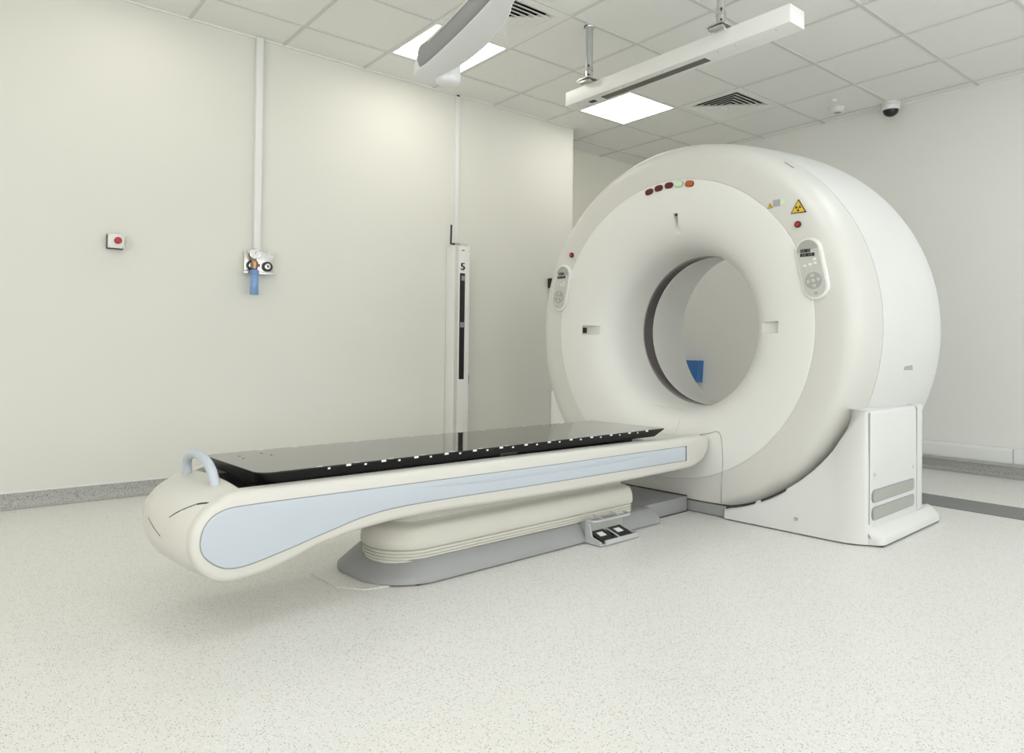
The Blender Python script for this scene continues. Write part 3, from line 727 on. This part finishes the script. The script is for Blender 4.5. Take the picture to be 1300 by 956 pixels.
# ------------------------------------------------------------------ suspended arm
t = thing('suspended_arm', 'grey and white curved support arm hanging below the ceiling', 'ceiling arm', (.45, -2.75, H))
def A(x, y, z): return Vector((x - .45, y + 2.75, z - H))
zl, zu = 2.30, 2.405
left = [(.355, -2.72), (.43, -2.42), (.512, -2.085), (.553, -1.909), (.601, -1.674), (.648, -1.402), (.655, -1.32), (.668, -1.245)]
right = [(.48, -2.76), (.535, -2.42), (.591, -2.152), (.663, -2.014), (.745, -1.782), (.785, -1.588), (.802, -1.43), (.797, -1.292), (.81, -1.21)]
end = [(.70, -1.185), (.75, -1.158), (.79, -1.165)]
outl = left + end + right[::-1]
OL = [(v[0], v[1]) for v in cr([(x, y, 0) for x, y in outl], 5)]
cxm = [(.46, -2.7)] 
lo = []
def sh(poly, d): return ins2(poly, d)
body = loft('arm_shell', [[A(x, y, z) for x, y in sh(OL, d)] for z, d in ((2.298, .012), (2.299, .006), (2.303, .001), (2.312, 0), (2.36, .004), (2.40, .018), (2.415, .03))], M['armwhite'], t, autos=.8)
# grey cover on the near side
cov = []
lf = [(v[0], v[1]) for v in cr([(x, y, 0) for x, y in left[:-1]], 6, closed=False)]
n = len(lf)
for k, (x, y) in enumerate(lf):
    q0 = Vector(lf[max(k - 1, 0)]); q1 = Vector(lf[min(k + 1, n - 1)]); tt = (q1 - q0).normalized(); nx, ny = -tt.y, tt.x
    row = []
    for z, d in ((2.302, .002), (2.312, .010), (2.33, .016), (2.37, .016), (2.40, .008), (2.418, -.006), (2.424, -.03), (2.424, -.06), (2.32, -.06), (2.302, -.03)): row.append(A(x + nx * d, y + ny * d, z))
    cov.append(row)
o = loft('side_cover', cov, M['armgrey'], t, autos=.9); o['label'] = 'dark grey side cover'
# embossed strip on the grey cover
cov = []
for k, (x, y) in list(enumerate(lf))[12:30]:
    q0 = Vector(lf[max(k - 1, 0)]); q1 = Vector(lf[min(k + 1, n - 1)]); tt = (q1 - q0).normalized(); nx, ny = -tt.y, tt.x
    cov.append([A(x + nx * d, y + ny * d, z) for z, d in ((2.378, .012), (2.378, .0185), (2.396, .0145), (2.396, .006))])
loft('raised_strip', cov, M['rim'], t, autos=.9)
st = lathe('end_joint', [(2.275 - H, .0), (2.277 - H, .045), (2.287 - H, .060), (2.30 - H, .066), (2.42 - H, .068), (2.42 - H, 0)], (.855 - .45, -1.265 + 2.75, 0), (0, 0, 1), M['armwhite'], t, 32)
lathe('column', [(0, .06), (-.45, .06), (-.455, .075), (-.66, .075), (-.665, 0)], A(.42, -2.78, H), (0, 0, 1), M['armwhite'], t, 32)
lathe('ceiling_flange', [(0, .13), (-.012, .13), (-.02, .115), (-.02, .06)], A(.42, -2.78, H), (0, 0, 1), M['armwhite'], t, 32)

# ------------------------------------------------------------------ things on the ceiling
t = thing('smoke_detector', 'round white smoke detector on the ceiling near the far wall', 'smoke detector', (4.61, -1.465, H))
lathe('base_ring', [(0, .062), (-.008, .062), (-.012, .055)], (0, 0, 0), (0, 0, 1), M['white'], t, 28)
lathe('sensor_head', [(-.010, .058), (-.028, .056), (-.038, .045), (-.043, .030)], (0, 0, 0), (0, 0, 1), M['white'], t, 28)
lathe('sensor_grille', [(-.043, .030), (-.041, .026), (-.041, 0)], (0, 0, 0), (0, 0, 1), M['panelgrey'], t, 20)
o = lathe('ceiling_sensor', [(0, .026), (-.012, .026), (-.020, .02), (-.021, 0)], (0, 0, 0), (0, 0, 1), M['white'], None, 20)
o.location = (4.405, -1.535, H); tag(o, 'tiny round white sensor on the ceiling just beside the smoke detector', 'sensor')
t = thing('dome_camera', 'small white security camera with black dome at ceiling edge', 'camera', (4.83, -1.80, H))
lathe('mount', [(0, .072), (-.020, .072), (-.022, .064)], (0, 0, 0), (0, 0, 1), M['white'], t, 32)
lathe('housing', [(-.022, .066), (-.028, .069), (-.050, .068), (-.062, .060)], (0, 0, 0), (0, 0, 1), M['white'], t, 32)
lathe('dome', [(-.058, .060)] + [(-.060 - .052 * math.sin(q * PI / 16), .058 * math.cos(q * PI / 16)) for q in range(9)], (0, 0, 0), (0, 0, 1), M['black'], t, 32)

# ------------------------------------------------------------------ things on the left wall
o = box('pipe_cover', (.412, YL - .038, 1.50), (.456, YL, H - .004), M['trunk'], None, .003)
tag(o, 'wide white vertical pipe cover running from ceiling to the gas outlet', 'trunking')
t = thing('gas_outlet', 'polished steel medical gas outlet plate under the wide pipe cover', 'gas outlet', (.447, YL, 1.39))
pl = box('back_box', (-.092, -.034, .0), (.092, .0, .134), M['steel'], t, .004)
box('face_plate', (-.096, -.040, -.003), (.096, -.034, .137), M['steel'], t, .002)
box('lower_rail', (-.105, -.055, -.014), (.100, -.040, .002), M['steel'], t, .003)
for x in (-.082, .082):
    for z in (.010, .124): lathe('corner_screw', [(0, .005), (.003, .004), (.003, 0)], (x, -.040, z), (0, -1, 0), M['panelgrey'], t, 10)
for x in (-.052, .052):
    o = lathe('outlet_socket', [(0, .033), (.014, .033), (.016, .027), (.016, .02)], (x, -.040, .040), (0, -1, 0), M['black'], t, 28)
    lathe('socket_ring', [(.0, .021), (.018, .021), (.020, .017), (.020, .008)], (x, -.040, .040), (0, -1, 0), M['steel'], o, 24)
    lathe('socket_hole', [(.004, .0085), (.019, .0085), (.019, 0)], (x, -.040, .040), (0, -1, 0), M['black'], o, 16)
# vacuum regulator with gauge and suction jar
rg = thing('suction_regulator', 'brass suction regulator with round gauge and clear blue jar on the gas outlet', 'regulator', (.40, YL - .04, 1.43))
lathe('stem', [(0, .014), (.05, .014), (.052, 0)], (-.0, -.016, 0), (0, -1, 0), M['brass'], rg, 16)
lathe('body', [(-.03, .012), (-.025, .02), (.02, .022), (.028, .014), (.045, .010)], (0, -.052, 0), (0, 0, 1), M['brass'], rg, 20)
lathe('knob', [(0, .008), (.010, .011), (.022, .011), (.024, 0)], (.012, -.05, 0), (1, 0, 0), M['brass'], rg, 16)
gg = lathe('gauge', [(0, .031), (.018, .034), (.022, .033), (.023, .0275)], (.006, -.045, .072), (-.35, -1, 0), M['steel'], rg, 28)
lathe('gauge_face', [(.0215, .0275), (.0216, 0)], (.006, -.045, .072), (-.35, -1, 0), M['white'], gg, 28)
tube('gauge_needle', [(-.0015, -.069, .072), (.004, -.068, .088)], .0015, M['black'], gg, 6, False)
lathe('jar', [(-.195, .0), (-.195, .024), (-.190, .027), (-.06, .025), (-.055, .022)], (0, -.052, 0), (0, 0, 1), M['bottle'], rg, 28)
lathe('jar_cap', [(-.06, .026), (-.058, .028), (-.035, .028), (-.030, .018)], (0, -.052, 0), (0, 0, 1), mat('jar_cap_blue', (.16, .30, .62), .35, noise=.03), rg, 24)

t = thing('emergency_stop', 'small wall box with red emergency push button', 'emergency button', (-.392, YL, 1.465))
box('back_case', (-.044, -.038, -.003), (.042, 0, .082), M['black'], t, .003)
box('front_case', (-.042, -.058, .001), (.042, -.034, .083), M['white'], t, .004)
lathe('push_button', [(0, .014), (.012, .014), (.014, .020), (.026, .020), (.032, .014), (.033, 0)], (.006, -.057, .043), (0, -1, 0), M['redb'], t, 24)
for x in (-.034, .034):
    for z in (.009, .075): lathe('case_screw', [(0, .003), (.001, .003), (.001, 0)], (x, -.058, z), (0, -1, 0), M['panelgrey'], t, 8)

# laser tower
t = thing('laser_tower', 'tall narrow white laser column standing against the wall', 'laser', (2.018, YL, 0))
box('housing', (-.070, -.128, 0), (.072, -.004, 1.715), M['white'], t, .004)
box('edge_strip', (-.070, -.131, .02), (-.040, -.126, 1.712), M['couch'], t, .001)
box('laser_window', (-.022, -.1305, .660), (.026, -.126, 1.498), M['black'], t, .001)
box('laser_carriage', (-.016, -.132, 1.07), (.020, -.128, 1.11), M['armgrey'], t, .001)
box('carriage_mark', (-.010, -.1335, 1.085), (.012, -.1315, 1.091), M['steel'], t)
box('window_lens', (-.008, -.132, 1.44), (.022, -.130, 1.478), M['armgrey'], t, .001)
box('status_slot', (-.004, -.1305, 1.676), (.018, -.127, 1.683), M['black'], t)
for dx in (-.0035, 0, .0035): text('number_five', '5', .080, .001, Matrix.Translation((.001 + dx, -.131, 1.548)) @ Matrix.Rotation(PI / 2, 4, 'X') @ Matrix.Scale(1.15, 4, (1, 0, 0)), M['black'], t) if dx == 0 else None
fv = [c for c in t.children if c.name.startswith('number_five')][0]
bm = bmesh.new(); bm.from_mesh(fv.data); cp = bmesh.ops.duplicate(bm, geom=bm.verts[:] + bm.edges[:] + bm.faces[:])['geom']
for v in cp:
    if isinstance(v, bmesh.types.BMVert): v.co.x += .005
bm.to_mesh(fv.data); bm.free()
for x in (-.052, .056):
    for z in (1.675, 1.60, 1.22, .86, .40, .32): lathe('screw', [(0, .003), (.0015, .003), (.0015, 0)], (x, -.128 - (.003 if x < 0 else 0), z), (0, -1, 0), M['panelgrey'], t, 8)
tube('side_cable', [(.072, -.05, 1.66), (.095, -.06, 1.60), (.100, -.06, 1.50), (.080, -.06, 1.38), (.076, -.05, 1.30)], .003, M['cable'], t, 6)
tube('side_cable', [(.073, -.05, .80), (.098, -.06, .74), (.118, -.07, .66), (.100, -.06, .56), (.074, -.05, .50)], .003, M['cable'], t, 6)
tube('side_cable', [(.073, -.05, .38), (.10, -.06, .33), (.110, -.07, .28), (.08, -.06, .22)], .003, M['cable'], t, 6)
r_ = thing('wireless_receiver', 'small grey box with black aerial on top of the laser column', 'receiver', (2.018, YL - .075, 1.716))
box('case', (-.012, -.04, 0), (.058, .035, .022), M['panellight'], r_, .003)
box('connector', (-.052, -.03, .002), (-.012, .0, .022), M['panelgrey'], r_, .002)
tube('aerial', [(-.052, -.015, .012), (-.088, -.015, .012)], .0075, M['black'], r_, 10, False)
tube('aerial_rod', [(-.086, -.015, .010), (-.083, -.015, .16)], .0075, M['black'], r_, 10, False)
t = thing('cable_conduit', 'thin white vertical cable conduit from the ceiling down to the laser column', 'conduit', (2.035, YL, 1.716))
box('conduit_run', (-.020, -.022, 0), (.014, 0, H - 1.716 - .005), M['trunk'], t, .002)
box('conduit_edge', (.018, -.006, 0), (.026, 0, H - 1.716 - .005), M['trunk'], t, .001)
box('cable_entry', (-.018, -.026, H - 1.716 - .018), (.010, -.018, H - 1.716 - .006), M['dark'], t, .002)

# black box peeking out behind the ring
t = thing('wall_socket', 'small black box on the wall half hidden behind the scanner ring', 'wall box', (3.10, YL, 1.455))
box('case', (-.062, -.045, 0), (.062, 0, .085), M['black'], t, .004)
box('lid', (-.056, -.050, .006), (.056, -.044, .079), M['black'], t, .003)
# blue box on the far wall
t = thing('sharps_box', 'blue box on the wall seen through the scanner bore', 'box', (XF, .235, .585))
prism('body', [(-.158 * .92, 0), (.152 * .92, 0), (.152, .215), (-.158, .215)], lambda u, v, d: Vector((d, u, v)), -.10, 0, M['bluebox'], t)
box('lid', (-.104, -.160, .213), (0, .154, .224), M['bluebox'], t, .003)

# ------------------------------------------------------------------ camera, world
R = Matrix(((0.7776, -0.6287, 0.0117), (-0.0163, -0.0015, 0.9999), (-0.6286, -0.7776, -0.0114))).transposed()
cam = bpy.data.cameras.new('camera'); co = bpy.data.objects.new('camera', cam); C.objects.link(co)
q = R.to_quaternion(); q.normalize()
co.rotation_mode = 'QUATERNION'; co.rotation_quaternion = q
co.location = (-1.1773, -4.3392, .8994)
cam.sensor_fit = 'HORIZONTAL'; cam.sensor_width = 36; cam.lens = 896.04 / 1300 * 36
cam.shift_y = -44.5 / 1300; cam.clip_start = .02
bpy.context.scene.camera = co
w = bpy.data.worlds.new('world'); bpy.context.scene.world = w; w.use_nodes = True
w.node_tree.nodes['Background'].inputs['Color'].default_value = (.05, .05, .05, 1)
vs_ = bpy.context.scene.view_settings
vs_.view_transform = 'Standard'; vs_.look = 'None'; vs_.gamma = 1; vs_.use_curve_mapping = False; vs_.exposure = 0.38
